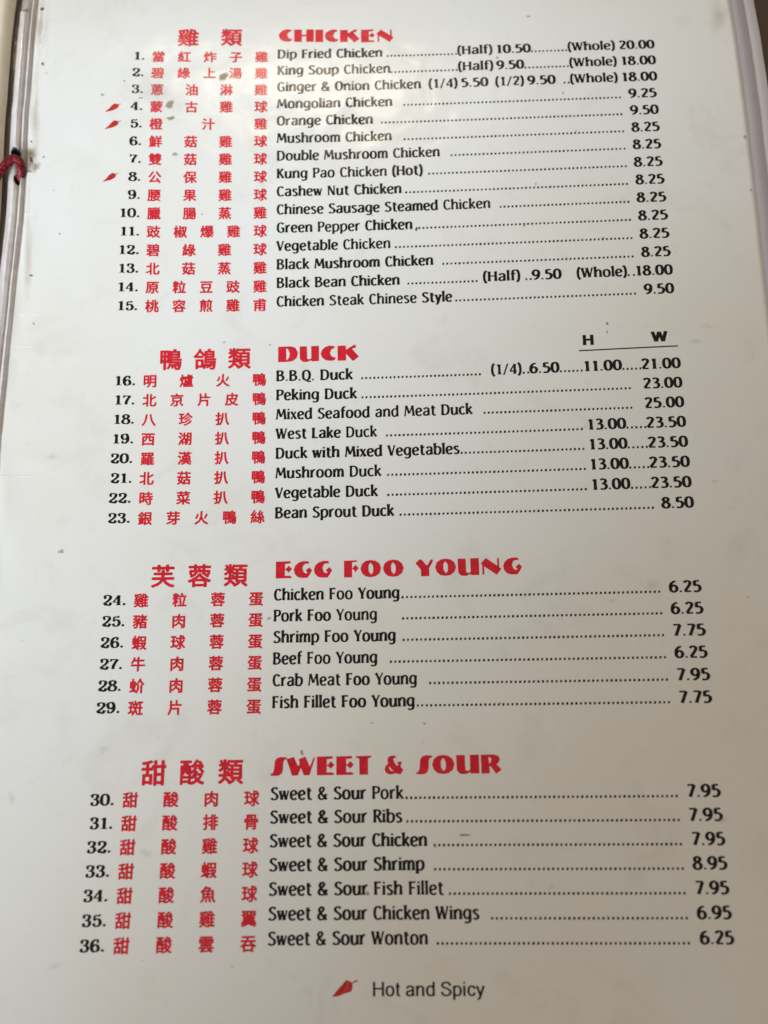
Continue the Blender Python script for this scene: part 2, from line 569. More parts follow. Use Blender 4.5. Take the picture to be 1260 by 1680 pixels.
# upright humanist letters of the dish names: (advance, strokes)
LATIN = {
 'B': (60, "l 10,0 10,100;s 4,96 30,97 44,88 45,74 36,60 14,53;s 16,54 38,51 50,40 51,22 40,8 24,3 6,4"),
 'C': (57, "s 51,82 42,94 29,97 15,86 8,50 15,15 30,3 44,6 54,15"),
 'D': (66, "l 10,0 10,100;s 3,96 30,96 49,86 57,52 50,17 30,4 6,4"),
 'F': (49, "l 10,0 10,100;l 3,95 46,96;l 9,53 41,53"),
 'G': (63, "s 54,84 43,95 29,97 14,85 8,50 14,16 29,3 44,5 54,12;l 53,6 53,46;l 36,46 57,46"),
 'H': (68, "l 10,0 10,100;l 57,0 57,100;l 10,53 57,53"),
 'K': (57, "l 10,0 10,100;l 50,99 14,50;l 22,60 53,1"),
 'L': (47, "l 10,0 10,100;l 8,5 45,5"),
 'M': (80, "T 5,0 14,100;l 15,99 39,24;T 39,24 63,99;l 63,100 73,0"),
 'N': (65, "T 9,0 9,99;l 10,98 53,3;T 54,100 54,0"),
 'O': (64, "c 32,97 51,84 57,50 51,16 32,3 12,16 7,50 12,84"),
 'P': (52, "l 10,0 10,100;s 3,96 30,97 46,88 47,68 38,52 12,45"),
 'Q': (64, "c 32,97 51,84 57,50 51,16 32,3 12,16 7,50 12,84;s 26,6 40,-4 52,-12 66,-8"),
 'R': (56, "l 10,0 10,100;s 3,96 30,97 45,88 46,70 36,55 12,50;l 26,54 54,0"),
 'S': (54, "s 47,85 36,96 20,95 10,81 15,64 32,50 46,35 44,14 29,3 13,5 5,15"),
 'V': (56, "l 5,99 28,2;T 28,2 52,99"),
 'W': (86, "l 5,99 24,2;T 24,2 42,90;l 40,99 60,2;T 60,2 81,99"),
 'Y': (57, "l 5,99 30,44;T 55,99 30,44;l 30,48 30,0"),
 'a': (54, "s 10,60 18,71 32,73 43,63 44,40 44,14 47,1;s 44,42 22,39 9,28 10,10 22,3 36,9 44,22"),
 'b': (57, "l 9,2 9,108;s 9,54 20,70 36,73 49,58 50,26 38,5 22,2 9,7"),
 'c': (46, "s 41,63 31,72 19,69 8,54 8,23 18,5 31,3 43,12"),
 'd': (58, "l 47,0 47,108;s 47,66 34,73 18,69 8,50 8,22 19,3 34,4 47,20"),
 'e': (51, "s 8,35 40,43 44,56 34,71 20,70 8,54 8,23 18,5 32,2 46,12"),
 'f': (34, "s 38,104 27,105 17,96 15,76 15,38 15,0;l 2,71 34,71"),
 'g': (57, "s 46,66 34,73 18,69 8,50 8,26 19,8 34,9 46,24;s 47,74 47,30 47,0 42,-18 28,-25 9,-20"),
 'h': (57, "l 9,0 9,108;s 9,48 22,69 35,73 46,63 47,40 47,0"),
 'i': (20, "l 10,0 10,73;q 10,93,8.5"),
 'k': (50, "l 9,0 9,108;l 44,73 12,32;l 20,43 47,0"),
 'l': (20, "l 10,0 10,108"),
 'm': (83, "l 9,0 9,73;s 9,48 20,69 31,73 40,62 41,40 41,0;s 41,48 52,69 62,73 72,62 73,40 73,0"),
 'n': (57, "l 9,0 9,73;s 9,48 22,69 35,73 46,63 47,40 47,0"),
 'o': (57, "c 28,73 44,63 50,37 44,11 28,2 12,11 7,37 12,63"),
 'p': (57, "l 9,-26 9,73;s 9,54 20,70 36,73 49,58 50,26 38,5 22,2 9,10"),
 'r': (38, "l 9,0 9,73;s 9,44 17,62 27,72 38,71"),
 's': (44, "s 37,64 27,72 15,71 9,60 14,48 28,36 37,24 33,8 21,2 6,8"),
 't': (38, "s 16,94 16,60 16,24 20,7 28,2 38,5;l 3,71 35,71"),
 'u': (57, "s 9,73 9,28 13,8 24,2 37,7 47,26;l 47,73 47,0"),
 'v': (47, "l 4,73 23,1;T 23,1 43,73"),
 'w': (68, "l 4,73 19,1;T 19,1 34,70;l 32,73 48,1;T 48,1 64,73"),
 'x': (46, "l 5,73 41,0;T 41,73 4,0"),
 'y': (47, "l 4,73 24,2;s 43,73 30,28 20,-8 13,-20 4,-24"),
 '&': (68, "s 62,0 34,34 16,62 14,82 28,97 41,86 36,68 14,44 6,22 16,4 34,3 50,18 57,44"),
 '(': (28, "s 25,108 13,84 9,44 13,6 25,-18"),
 ')': (28, "s 3,108 15,84 19,44 15,6 3,-18"),
 '/': (40, "T 4,-6 35,102"),
 '.': (22, "q 10,7,8"),
 '0': (56, "c 28,97 44,84 49,50 44,16 28,3 12,16 7,50 12,84"),
 '1': (50, "l 28,0 28,98;s 28,95 21,88 12,84;T 14,3 42,3"),
 '2': (54, "s 8,82 17,94 30,97 43,86 42,66 28,40 10,8;l 7,5 48,5"),
 '3': (53, "s 9,90 24,97 39,90 42,74 33,59 18,53;s 18,53 36,50 46,36 43,13 27,3 7,7"),
 '4': (57, "l 40,0 40,98;T 40,96 5,31;l 4,28 54,28"),
 '5': (54, "l 44,95 13,95;l 14,96 13,54;s 12,55 28,60 42,50 46,31 38,10 22,2 6,7"),
 '6': (56, "s 44,95 30,92 14,74 8,44 11,16 27,2 43,12 49,32 42,53 27,60 11,46"),
 '7': (53, "l 6,95 48,95;l 47,94 18,0"),
 '8': (55, "c 27,97 41,88 42,72 27,54 13,72 14,88;c 27,54 44,42 48,24 40,7 27,2 14,7 6,24 10,42"),
 '9': (56, "s 12,4 26,7 42,25 48,55 45,83 29,97 13,87 7,67 14,46 29,39 45,53"),
}
# plain even-weight letters of the legend and the column headings
SANS = {
 'H': (72, "l 10,0 10,100;l 62,0 62,100;l 10,53 62,53"),
 'S': (67, "s 57,72 50,90 34,95 16,90 10,75 18,61 36,53 52,43 58,28 51,10 34,4 15,10 7,30"),
 'W': (94, "l 5,100 25,2;l 25,2 46,96;l 46,96 68,2;l 68,2 88,100"),
 'o': (56, "c 28,69 42,62 48,37 42,11 28,4 14,11 8,37 14,62"),
 't': (29, "s 14,92 14,60 14,22 16,8 22,4 28,5;l 3,68 27,68"),
 'a': (56, "s 9,52 14,65 28,69 42,64 44,48 44,16 49,1;s 44,41 28,37 12,31 8,18 14,6 26,4 38,10 44,24"),
 'n': (56, "l 9,0 9,72;s 9,44 17,62 30,69 42,62 44,44 44,0"),
 'd': (56, "l 47,0 47,100;s 47,44 43,62 28,69 14,62 8,37 14,11 28,4 43,11 47,26"),
 'p': (56, "l 9,-26 9,72;s 9,47 13,62 28,69 42,62 48,37 42,11 28,4 13,11 9,26"),
 'i': (23, "l 10,0 10,72;q 10,94,6.5"),
 'c': (50, "s 45,50 38,65 27,69 14,62 8,37 14,11 27,4 38,9 45,24"),
 'y': (50, "l 4,72 25,3;s 45,72 34,36 23,0 17,-18 5,-23"),
}
# bold serif figures of the dish numbers
SERIF = {
 '0': (74, "c 37,97 58,82 63,50 58,18 37,3 16,18 11,50 16,82"),
 '1': (66, "l 35,3 35,97;T 12,4 60,4;s 35,92 26,86 12,83"),
 '2': (74, "b 18,72,11;s 11,78 22,93 38,96 57,88 58,66 40,42 20,24 10,9;s 10,12 26,13 42,2 56,4 64,28;l 12,5 50,5"),
 '3': (72, "b 17,76,10;s 10,80 22,94 38,96 54,88 53,68 40,55 26,52;s 26,53 46,50 58,38 58,18 42,3 22,5 9,18;b 16,20,11"),
 '4': (74, "l 48,3 48,97;T 46,95 7,32;T 5,30 68,30;T 30,4 66,4"),
 '5': (72, "T 18,86 58,86;s 20,92 40,88 60,96;T 18,90 15,50;s 15,50 32,62 50,58 61,34 52,10 32,2 11,12;b 16,19,11"),
 '6': (74, "b 56,78,9;s 60,84 46,96 30,92 15,72 13,34 24,6 40,3 58,12 61,34 50,54 34,57 18,42"),
 '7': (70, "l 10,90 62,90;T 11,72 13,97;s 63,92 48,66 34,36 30,3"),
 '8': (72, "c 36,97 54,88 55,72 36,56 18,68 17,86;c 36,54 57,44 62,24 52,7 36,3 18,8 9,24 18,44"),
 '9': (74, "b 17,22,9;s 13,16 27,4 43,8 58,28 60,66 49,94 33,97 15,88 12,66 23,46 39,43 55,58"),
 '.': (32, "b 16,11,11"),
}
GLYPH_CACHE = {}
def glyph(font, ch, V, H, flare):
    k = (id(font), ch, V, H)
    if k not in GLYPH_CACHE:
        adv, spec = font[ch]
        GLYPH_CACHE[k] = (adv, stroke_shapes(spec, V, H, flare))
    return GLYPH_CACHE[k]

def text_width(font, s, space, track):
    return sum(space if c == ' ' else font[c][0] + track for c in s) - track

def set_text(pr, font, s, x0, x1, y, cap, V=19.3, H=12.6, flare=0.26, space=37, track=7.5, align=None, wide=1.0, vary=False):
    """print s between x0 and x1 (page mm); the advance width is fitted to that measure"""
    w = text_width(font, s, space, track)
    if x1 is None:
        sx = cap / 100.0 * wide
        if align == 'right':
            x0 = x0 - w * sx
    else:
        sx = (x1 - x0) / w
    sy = cap / 100.0
    x = 0.0
    V0 = V
    for c in s:
        if c == ' ':
            x += space
            if vary:
                V = V0 + random.choice((-1.5, 0.0, 1.3))
            continue
        adv, shapes = glyph(font, c, V, H, flare)
        for pts, faces in shapes:
            pr.add([(x0 + (x + a) * sx, y + b * sy) for a, b in pts], faces)
        x += adv + track

def leader(pr, x0, x1, y):
    n = max(1, round((x1 - x0 - 0.45) / 1.13))
    p = (x1 - x0 - 0.45) / n
    for i in range(n + 1):
        cx = x0 + 0.22 + i * p + random.uniform(-0.02, 0.02)
        r = random.uniform(0.285, 0.325)
        cy = y + 0.22
        pr.add([(cx - r, cy - r * 0.95), (cx + r * 0.72, cy - r), (cx + r, cy + r * 0.8), (cx - r * 0.65, cy + r)], [(0, 1, 2, 3)])

# faceted display capitals of the section headings: outline in drawing units (x right, y down), optional hole, top, bottom
def disp(out, top, bot, *extra):
    return (out, top, bot, extra)
GG = [(345,122),(352,108),(330,97),(290,98),(247,110),(216,138),(203,172),(212,212),(240,240),(275,250),(335,250),(357,222),(380,183),
      (352,155),(318,183),(338,204),(318,211),(298,198),(286,160),(300,130),(320,120)]
DISPLAY = {
 'C': disp([(200,92),(186,76),(150,73),(112,84),(84,106),(71,140),(84,175),(118,198),(165,205),(196,196),(207,176),(180,172),(162,158),(155,132),(166,108),(184,95)], 73, 206),
 'H': disp([(222,76),(295,76),(295,132),(338,132),(338,76),(411,76),(411,205),(338,205),(338,149),(295,149),(295,205),(222,205)], 75, 206),
 'I': disp([(440,77),(515,77),(515,206),(440,206)], 76, 207),
 'K': disp([(690,82),(762,82),(762,116),(812,88),(835,76),(848,86),(845,104),(826,104),(815,112),(873,176),(822,212),(762,148),(762,205),(690,205)], 79, 207),
 'E': disp([(887,80),(1003,78),(1006,92),(985,97),(960,98),(960,136),(968,136),(990,112),(1017,138),(990,164),(968,144),(960,144),(960,189),(995,188),(1016,196),(1010,206),(887,207)], 79, 207),
 'N': disp([(1078,70),(1172,134),(1172,76),(1188,70),(1188,146),(1206,158),(1165,207),(1062,136),(1062,200),(1045,204),(1045,122),(1034,113)], 70, 207),
 'D': disp([(68,92),(190,90),(235,103),(262,150),(250,200),(210,230),(150,236),(68,236)], 90, 236, [(147,104),(168,122),(182,160),(172,200),(148,222)]),
 'U': disp([(288,86),(360,86),(362,203),(384,212),(403,200),(403,85),(480,84),(480,230),(405,230),(404,220),(360,236),(315,232),(290,205)], 84, 232),
 'G': disp(GG, 97, 252),
 'F': disp([(682,92),(808,90),(806,104),(760,108),(760,160),(768,160),(792,130),(824,163),(794,198),(768,168),(760,168),(760,245),(682,246)], 90, 246),
 'O': disp([(935,84),(985,92),(1022,118),(1040,162),(1024,210),(985,238),(935,246),(885,238),(850,208),(834,165),(850,118),(888,92)], 85, 245, [(932,108),(914,140),(916,190),(938,222),(958,200),(962,160),(955,130)]),
 'Y': disp([(155,78),(180,96),(216,140),(230,138),(256,96),(275,80),(289,94),(266,136),(245,170),(245,248),(160,248),(160,185),(132,148),(106,125),(116,106)], 80, 248),
 'S': disp([(242,84),(175,78),(130,88),(106,120),(100,180),(96,215),(82,244),(60,250),(60,266),(110,270),(155,266),(185,244),(197,200),(199,135),(212,106),(236,102)], 78, 268),
 'W': disp([(235,98),(318,75),(362,168),(376,164),(384,140),(370,100),(446,72),(495,178),(540,78),(554,88),(493,263),(430,265),(398,188),(362,265),(298,266)], 74, 266),
 'T': disp([(930,72),(1102,70),(1094,86),(1062,95),(1062,255),(970,257),(968,95),(940,90)], 71, 257),
 '&': disp([(168,80),(162,62),(125,60),(88,72),(75,102),(84,136),(56,162),(45,195),(62,228),(106,243),(165,232),(212,244),(243,200),(212,168),(231,120),(180,122),(192,150),(175,160),(150,128),(136,96),(150,84)], 60, 243, [(95,160),(118,192),(145,212),(112,210),(92,188)]),
 'R': disp([(1008,55),(1140,52),(1190,66),(1206,100),(1188,133),(1168,146),(1219,200),(1162,238),(1104,164),(1095,164),(1095,233),(1010,235)], 53, 235, [(1088,78),(1106,80),(1118,100),(1108,126),(1090,142)]),
}
def chamfered(poly, k=2):
    return poly
def display_shape(ch):
    out, top, bot, extra = DISPLAY[ch]
    u = 100.0 / (bot - top)
    x0 = min(p[0] for p in out)
    f = lambda p: ((p[0] - x0) * u, (bot - p[1]) * u)
    loops = [[f(p) for p in out]] + [[f(p) for p in e] for e in extra]
    vec = [[Vector((a, b, 0)) for a, b in l] for l in loops]
    tris = tessellate_polygon(vec)
    pts = [p for l in loops for p in l]
    return pts, [tuple(t) for t in tris], max(p[0] for p in loops[0])

def set_heading(s, p0, p1, cap):
    w, gap, space = 0.0, 11.0, 74.0
    sh = {}
    for c in s:
        if c == ' ':
            w += space - gap
        else:
            sh[c] = display_shape(c)
            w += sh[c][2] + (gap if c != 'S' else -4)
    w -= gap
    sx = (p1[0] - p0[0]) / w
    sy = cap / 100.0
    pr = Print()
    x = 0.0
    for c in s:
        if c == ' ':
            x += space - gap
            continue
        pts, tris, cw = sh[c]
        y = p0[1]
        pr.add([(p0[0] + (x + a) * sx, y + (p1[1] - p0[1]) * (x / w) + b * sy) for a, b in pts], tris)
        x += cw + (gap if c != 'S' else -4)
    return pr

# Chinese and plain sans glyphs come from Blender's own built-in text outlines
def builtin_glyphs(chars, bold):
    objs = {}
    for c in chars:
        cu = bpy.data.curves.new("glyph", 'FONT')
        cu.body = c
        cu.size = 1.0
        cu.offset = bold
        cu.resolution_u = 3
        cu.dimensions = '2D'
        cu.fill_mode = 'FRONT'
        o = bpy.data.objects.new("glyph", cu)
        col.objects.link(o)
        objs[c] = o
    dg = bpy.context.evaluated_depsgraph_get()
    dg.update()
    res = {}
    for c, o in objs.items():
        ev = o.evaluated_get(dg)
        me = ev.to_mesh()
        res[c] = ([(v.co.x, v.co.y) for v in me.vertices], [tuple(p.vertices) for p in me.polygons])
        ev.to_mesh_clear()
    for o in objs.values():
        cu = o.data
        bpy.data.objects.remove(o)
        bpy.data.curves.remove(cu)
    return res

# ------------------------------------------------------------------ the printed matter, page millimetres
# row: number, Chinese name, English name, right end, baseline, drop of the left columns, prices and leaders
ROWS = [
    (1, '當紅炸子雞', 'Dip Fried Chicken', 10.39, -29.105, 0.62, [('.', 11.79, 32.42), ('(Half)', 32.83, 42.65), ('10.50', 44.08, 53.86), ('.', 54.19, 64.71), ('(Whole)', 65.16, 78.45), ('20.00', 80.08, 89.94)]),
    (2, '碧綠上湯雞', 'King Soup Chicken', 12.64, -34.605, 0.62, [('.', 12.88, 32.38), ('(Half)', 32.86, 42.69), ('9.50', 44.11, 51.62), ('.', 52.02, 64.81), ('(Whole)', 65.3, 78.57), ('18.00', 80.17, 89.85)]),
    (3, '蔥油淋雞', 'Ginger & Onion Chicken', 21.5, -40.105, 0.62, [('(1/4)', 24.1, 32.06), ('5.50', 33.55, 40.97), ('(1/2)', 43.54, 51.35), ('9.50', 52.83, 60.48), ('.', 63.03, 64.77), ('(Whole)', 65.18, 78.42), ('18.00', 79.93, 89.75)]),
    (4, '蒙古雞球', 'Mongolian Chicken', 13.05, -45.605, 0.62, [('.', 16.4, 79.09), ('9.25', 81.62, 89.18)]),
    (5, '橙汁雞', 'Orange Chicken', 7.3, -51.105, 0.62, [('.', 9.83, 79.13), ('9.50', 81.67, 89.26)]),
    (6, '鮮菇雞球', 'Mushroom Chicken', 12.68, -56.605, 0.62, [('.', 16.32, 79.23), ('8.25', 81.69, 89.15)]),
    (7, '雙菇雞球', 'Double Mushroom Chicken', 26.4, -62.105, 0.62, [('.', 29.65, 79.18), ('8.25', 81.68, 89.12)]),
    (8, '公保雞球', 'Kung Pao Chicken (Hot)', 21.38, -67.605, 0.62, [('.', 23.07, 79.21), ('8.25', 81.6, 89.11)]),
    (9, '腰果雞球', 'Cashew Nut Chicken', 15.17, -73.105, 0.62, [('.', 16.38, 79.18), ('8.25', 81.7, 89.21)]),
    (10, '臘腸蒸雞', 'Chinese Sausage Steamed Chicken', 40.26, -78.605, 0.62, [('.', 43.0, 79.23), ('8.25', 81.64, 89.3)]),
    (11, '豉椒爆雞球', 'Green Pepper Chicken', 18.05, -84.105, 0.62, [('.', 19.9, 79.27), ('8.25', 81.7, 89.34)]),
    (12, '碧綠雞球', 'Vegetable Chicken', 11.74, -89.605, 0.62, [('.', 13.17, 79.34), ('8.25', 81.7, 89.31)]),
    (13, '北菇蒸雞', 'Black Mushroom Chicken', 23.63, -95.105, 0.62, [('.', 26.36, 79.28), ('8.25', 81.77, 89.25)]),
    (14, '原粒豆豉雞', 'Black Bean Chicken', 14.1, -100.605, 0.62, [('.', 16.44, 35.94), ('(Half)', 37.75, 47.61), ('.', 49.28, 50.95), ('9.50', 51.33, 58.94), ('(Whole)', 63.66, 76.94), ('.', 77.39, 79.26), ('18.00', 79.61, 89.35)]),
    (15, '桃容煎雞甫', 'Chicken Steak Chinese Style', 28.6, -106.105, 0.62, [('.', 29.61, 79.16), ('9.50', 81.69, 89.3)]),
    (16, '明爐火鴨', 'B.B.Q. Duck', 0.61, -127.765, 0.68, [('.', 3.14, 35.88), ('(1/4)', 38.98, 46.76), ('.', 47.31, 48.99), ('6.50', 49.4, 56.93), ('.', 57.32, 63.39), ('11.00', 63.83, 73.68), ('.', 74.07, 79.06), ('21.00', 79.35, 89.32)]),
    (17, '北京片皮鴨', 'Peking Duck', 1.72, -133.265, 0.68, [('.', 3.16, 75.87), ('23.00', 79.44, 89.29)]),
    (18, '八珍扒鴨', 'Mixed Seafood and Meat Duck', 33.12, -138.765, 0.68, [('.', 36.28, 75.88), ('25.00', 79.41, 89.3)]),
    (19, '西湖扒鴨', 'West Lake Duck', 7.06, -144.265, 0.68, [('.', 9.73, 62.4), ('13.00', 63.81, 73.64), ('.', 73.99, 79.18), ('23.50', 79.42, 89.31)]),
    (20, '羅漢扒鴨', 'Duck with Mixed Vegetables', 29.25, -149.765, 0.68, [('.', 29.74, 62.49), ('13.00', 63.9, 73.59), ('.', 73.96, 79.09), ('23.50', 79.42, 89.35)]),
    (21, '北菇扒鴨', 'Mushroom Duck', 8.1, -155.265, 0.68, [('.', 9.84, 62.54), ('13.00', 63.82, 73.55), ('.', 73.93, 79.04), ('23.50', 79.32, 89.34)]),
    (22, '時菜扒鴨', 'Vegetable Duck', 7.07, -160.765, 0.68, [('.', 9.84, 62.43), ('13.00', 63.86, 73.52), ('.', 73.99, 79.07), ('23.50', 79.35, 89.28)]),
    (23, '銀芽火鴨絲', 'Bean Sprout Duck', 11.34, -166.265, 0.68, [('.', 13.03, 79.33), ('8.50', 81.69, 89.39)]),
    (24, '雞粒蓉蛋', 'Chicken Foo Young', 12.42, -188.231, 0.69, [('.', 13.15, 79.13), ('6.25', 81.69, 89.28)]),
    (25, '豬肉蓉蛋', 'Pork Foo Young', 6.53, -193.731, 0.69, [('.', 13.17, 79.19), ('6.25', 81.67, 89.24)]),
    (26, '蝦球蓉蛋', 'Shrimp Foo Young', 11.26, -199.231, 0.69, [('.', 13.18, 79.18), ('7.75', 81.62, 89.29)]),
    (27, '牛肉蓉蛋', 'Beef Foo Young', 6.45, -204.731, 0.69, [('.', 9.84, 79.18), ('6.25', 81.66, 89.21)]),
    (28, '蚧肉蓉蛋', 'Crab Meat Foo Young', 16.48, -210.231, 0.69, [('.', 19.75, 79.18), ('7.95', 81.63, 89.31)]),
    (29, '斑片蓉蛋', 'Fish Fillet Foo Young', 15.78, -215.731, 0.69, [('.', 16.47, 79.19), ('7.75', 81.68, 89.24)]),
    (30, '甜酸肉球', 'Sweet & Sour Pork', 12.52, -237.909, 0.75, [('.', 13.21, 79.14), ('7.95', 81.66, 89.22)]),
    (31, '甜酸排骨', 'Sweet & Sour Ribs', 12.12, -243.409, 0.75, [('.', 13.28, 79.17), ('7.95', 81.62, 89.21)]),
    (32, '甜酸雞球', 'Sweet & Sour Chicken', 18.11, -248.909, 0.75, [('.', 19.83, 79.24), ('7.95', 81.81, 89.26)]),
    (33, '甜酸蝦球', 'Sweet & Sour Shrimp', 17.3, -254.409, 0.75, [('.', 19.82, 79.22), ('8.95', 81.68, 89.26)]),
    (34, '甜酸魚球', 'Sweet & Sour Fish Fillet', 21.8, -259.909, 0.75, [('.', 23.22, 79.17), ('7.95', 81.76, 89.2)]),
    (35, '甜酸雞翼', 'Sweet & Sour Chicken Wings', 30.15, -265.409, 0.75, [('.', 33.09, 79.25), ('6.95', 81.73, 89.29)]),
    (36, '甜酸雲吞', 'Sweet & Sour Wonton', 17.77, -270.909, 0.75, [('.', 19.99, 79.27), ('6.25', 81.94, 89.37)]),
]
ZH_HEADINGS = [('雞類', [(-46.8, -21.92), (-34.08, -21.75)]), ('鴨鴿類', [(-49.72, -121.18), (-40.21, -121.2), (-30.68, -121.06)]), ('芙蓉類', [(-49.82, -181.43), (-40.17, -181.45), (-30.6, -181.44)]), ('甜酸類', [(-49.78, -231.17), (-40.22, -231.12), (-30.52, -231.1)])]
HEADINGS = [('CHICKEN', (-20.17, -23.37), (13.9, -24.19)), ('DUCK', (-19.9, -122.33), (2.56, -122.43)), ('EGG FOO YOUNG', (-20.0, -182.46), (44.55, -182.78)), ('SWEET & SOUR', (-20.51, -232.19), (37.07, -232.11))]
CHILI = [((-69.97, -46.89), (-65.39, -44.17)), ((-69.87, -52.29), (-65.3, -49.52)), ((-69.98, -68.5), (-65.58, -65.82)), ((-4.96, -282.07), (1.1, -278.59))]
MISC = {'H': ((64.03, -120.32), (66.82, -120.34)), 'W': ((82.55, -120.09), (86.63, -120.08)), 'rule': ((62.79, -121.85), (89.28, -121.5)), 'legend': ((4.74, -282.06), (30.86, -281.93)), 'captop': (4.77, -279.0)}
SPOTS = [(-51.37, -44.38, 1.4, 1.17, 'b'), (-51.09, -48.66, 1.05, 0.77, 'b'), (-36.06, -35.15, 1.42, 1.22, 'b'), (-49.63, -59.93, 0.7, 0.75, 'g'), (-90.04, -12.71, 0.63, 0.72, 'd'), (-88.36, -31.79, 0.41, 0.45, 'd'), (-87.14, -34.78, 0.31, 0.24, 'g'), (-64.76, -36.85, 0.27, 0.32, 'g'), (-59.84, -42.32, 0.61, 0.29, 'g'), (-70.85, -41.53, 0.52, 0.39, 'g'), (-90.69, -56.73, 0.27, 0.26, 'd'), (-91.33, -61.79, 0.37, 0.3, 'd'), (-89.94, -62.51, 0.34, 0.41, 'd'), (-90.5, -65.67, 0.68, 0.52, 'g'), (-86.59, -61.33, 0.26, 0.28, 'd'), (-81.4, -84.37, 0.38, 0.29, 'g'), (-88.86, -96.66, 0.43, 0.25, 'd'), (-87.65, -110.67, 0.41, 0.35, 'g'), (-76.98, -174.49, 0.72, 0.66, 'g'), (-12.72, -226.72, 0.46, 0.58, 'b'), (19.26, -84.19, 0.45, 0.55, 'd'), (-34.92, -116.34, 0.37, 0.28, 'g'), (-22.18, -117.28, 0.34, 0.26, 'g'), (-41.72, -78.38, 0.28, 0.22, 'g'), (3.57, -259.61, 0.59, 0.41, 'b'), (-5.38, -192.92, 0.16, 0.16, 'g'), (27.23, -246.43, 1.78, 0.23, 'b'), (20.19, -248.92, 0.37, 0.42, 'g'), (-21.65, -192.96, 0.48, 0.48, 'g'), (70.82, -114.33, 0.29, 0.42, 'd'), (70.66, -116.8, 0.26, 0.53, 'g'), (49.61, -84.32, 0.42, 0.37, 'b'), (53.43, -71.83, 0.27, 0.56, 'g'), (71.39, -88.94, 0.34, 0.27, 'b'), (44.24, -30.7, 0.53, 0.42, 'g'), (62.7, -43.36, 0.42, 0.4, 'g'), (54.12, -16.29, 0.54, 0.45, 'g'), (113.07, -59.53, 0.51, 0.58, 'g'), (113.12, -76.15, 0.51, 0.38, 'g'), (117.27, -45.79, 0.34, 0.41, 'g'), (18.22, -219.96, 0.46, 0.3, 'g'), (5.0, -219.66, 0.37, 0.23, 'g'), (80.08, -207.06, 0.15, 0.15, 'g'), (86.81, -198.87, 1.35, 0.76, 's'), (97.54, -116.1, 1.95, 1.23, 's'), (94.41, -120.38, 1.61, 1.05, 's'), (77.3, -186.31, 2.44, 1.57, 's'), (95.45, -159.51, 1.4, 0.98, 's'), (-50.59, -249.92, 2.08, 1.25, 's'), (-70.53, -274.45, 1.7, 1.04, 's'), (-84.25, -236.59, 1.19, 2.01, 's'), (-80.93, -148.61, 1.63, 1.36, 's'), (-62.66, -225.31, 1.83, 1.18, 's'), (-90.03, -60.27, 2.38, 2.24, 'y'), (-88.85, -64.53, 1.7, 1.85, 'y'), (67.06, -189.99, 1.38, 0.94, 's'), (63.13, -143.38, 1.6, 1.02, 's'), (47.78, -258.23, 1.3, 0.82, 's'), (-93.21, -18.34, 1.22, 5.54, 's'), (89.27, -243.23, 2.01, 1.25, 's'), (-90.41, -18.25, 2.45, 12.56, 'c'), (-89.52, -48.54, 1.54, 15.07, 'c'), (110.33, -17.76, 3.93, 6.29, 'c'), (-89.91, -90.95, 1.34, 21.31, 'c'), (-55.53, -40.09, 10.55, 9.77, 's')]
CREASES = [[(-94.0, -116.85), (-89.86, -117.18), (-86.21, -117.52)], [(-92.05, -78.34), (-90.03, -78.4), (-87.67, -78.46)], [(-94.09, -107.35), (-91.09, -107.87), (-86.94, -107.66)], [(-94.35, -153.8), (-89.51, -153.99), (-84.7, -153.51)]]
CORD = [(-107.84, -85.76), (-102.41, -75.76), (-98.49, -68.94), (-96.29, -64.85), (-94.34, -62.96), (-92.61, -63.67), (-92.35, -65.89), (-93.13, -67.75), (-93.76, -68.86)]

random.seed(11)
chars = sorted(set("".join(r[1] for r in ROWS)))
STRIKES = [(0, 0), (1, 0), (-1, 0), (0, 0.75), (0, -0.75), (0.7, 0.55), (-0.7, 0.55), (0.7, -0.55), (-0.7, -0.55)]
ZH = (0.033, builtin_glyphs(chars, 0.0))
head_chars = sorted(set("".join(h[0] for h in ZH_HEADINGS)))
ZH_BIG = (0.030, builtin_glyphs(head_chars, 0.0))

def zh_char(pr, table_, c, cx, cy, w, h):
    """one character; CJK glyphs sit in a square em, centred at (cx, cy)"""
    pts, faces = table_[1][c]
    ex, ey = 0.5, 0.37
    # struck several times a hair apart: the heavy weight of the print
    for dx, dy in STRIKES:
        pr.add([(cx + (px - ex + dx * table_[0]) * w, cy + (py - ey + dy * table_[0]) * h) for px, py in pts], faces)

for r, zh, name, xe, Y, D, right in ROWS:
    pr = Print()
    set_text(pr, SERIF, "%d." % r, -59.15, None, Y - D, 2.72, V=24, H=10, flare=0.05, track=2.0, align='right', wide=1.22)
    pr.build("dish_number", M_BLACK)
    pr = Print()
    n = len(zh)
    for i, c in enumerate(zh):
        cx = -55.25 + (55.25 - 25.09) * i / (n - 1)
        zh_char(pr, ZH, c, cx, Y - D + 1.16, 3.85, 3.85)
    pr.build("chinese_dish_name", M_RED)
    pr = Print()
    set_text(pr, LATIN, name, -20.35, xe + 0.1, Y, 2.95, vary=True)
    pr.build("dish_name", M_BLACK, "black printed dish name reading " + name)
    pr = Print()
    dots = Print()
    for t, a, b in right:
        if t == '.':
            leader(dots, a, b, Y)
        elif t[0] == '(':
            set_text(pr, LATIN, t, a - 0.25, b + 0.25, Y, 2.9)
        else:
            set_text(pr, LATIN, t, a - 0.2, b + 0.2, Y, 2.9, V=21.5, H=14.5, flare=0.10, track=6)
    if dots.v:
        dl = dots.build("dot_leader", M_BLACK)
        dl["kind"] = "stuff"
    pr.build("price", M_BLACK)

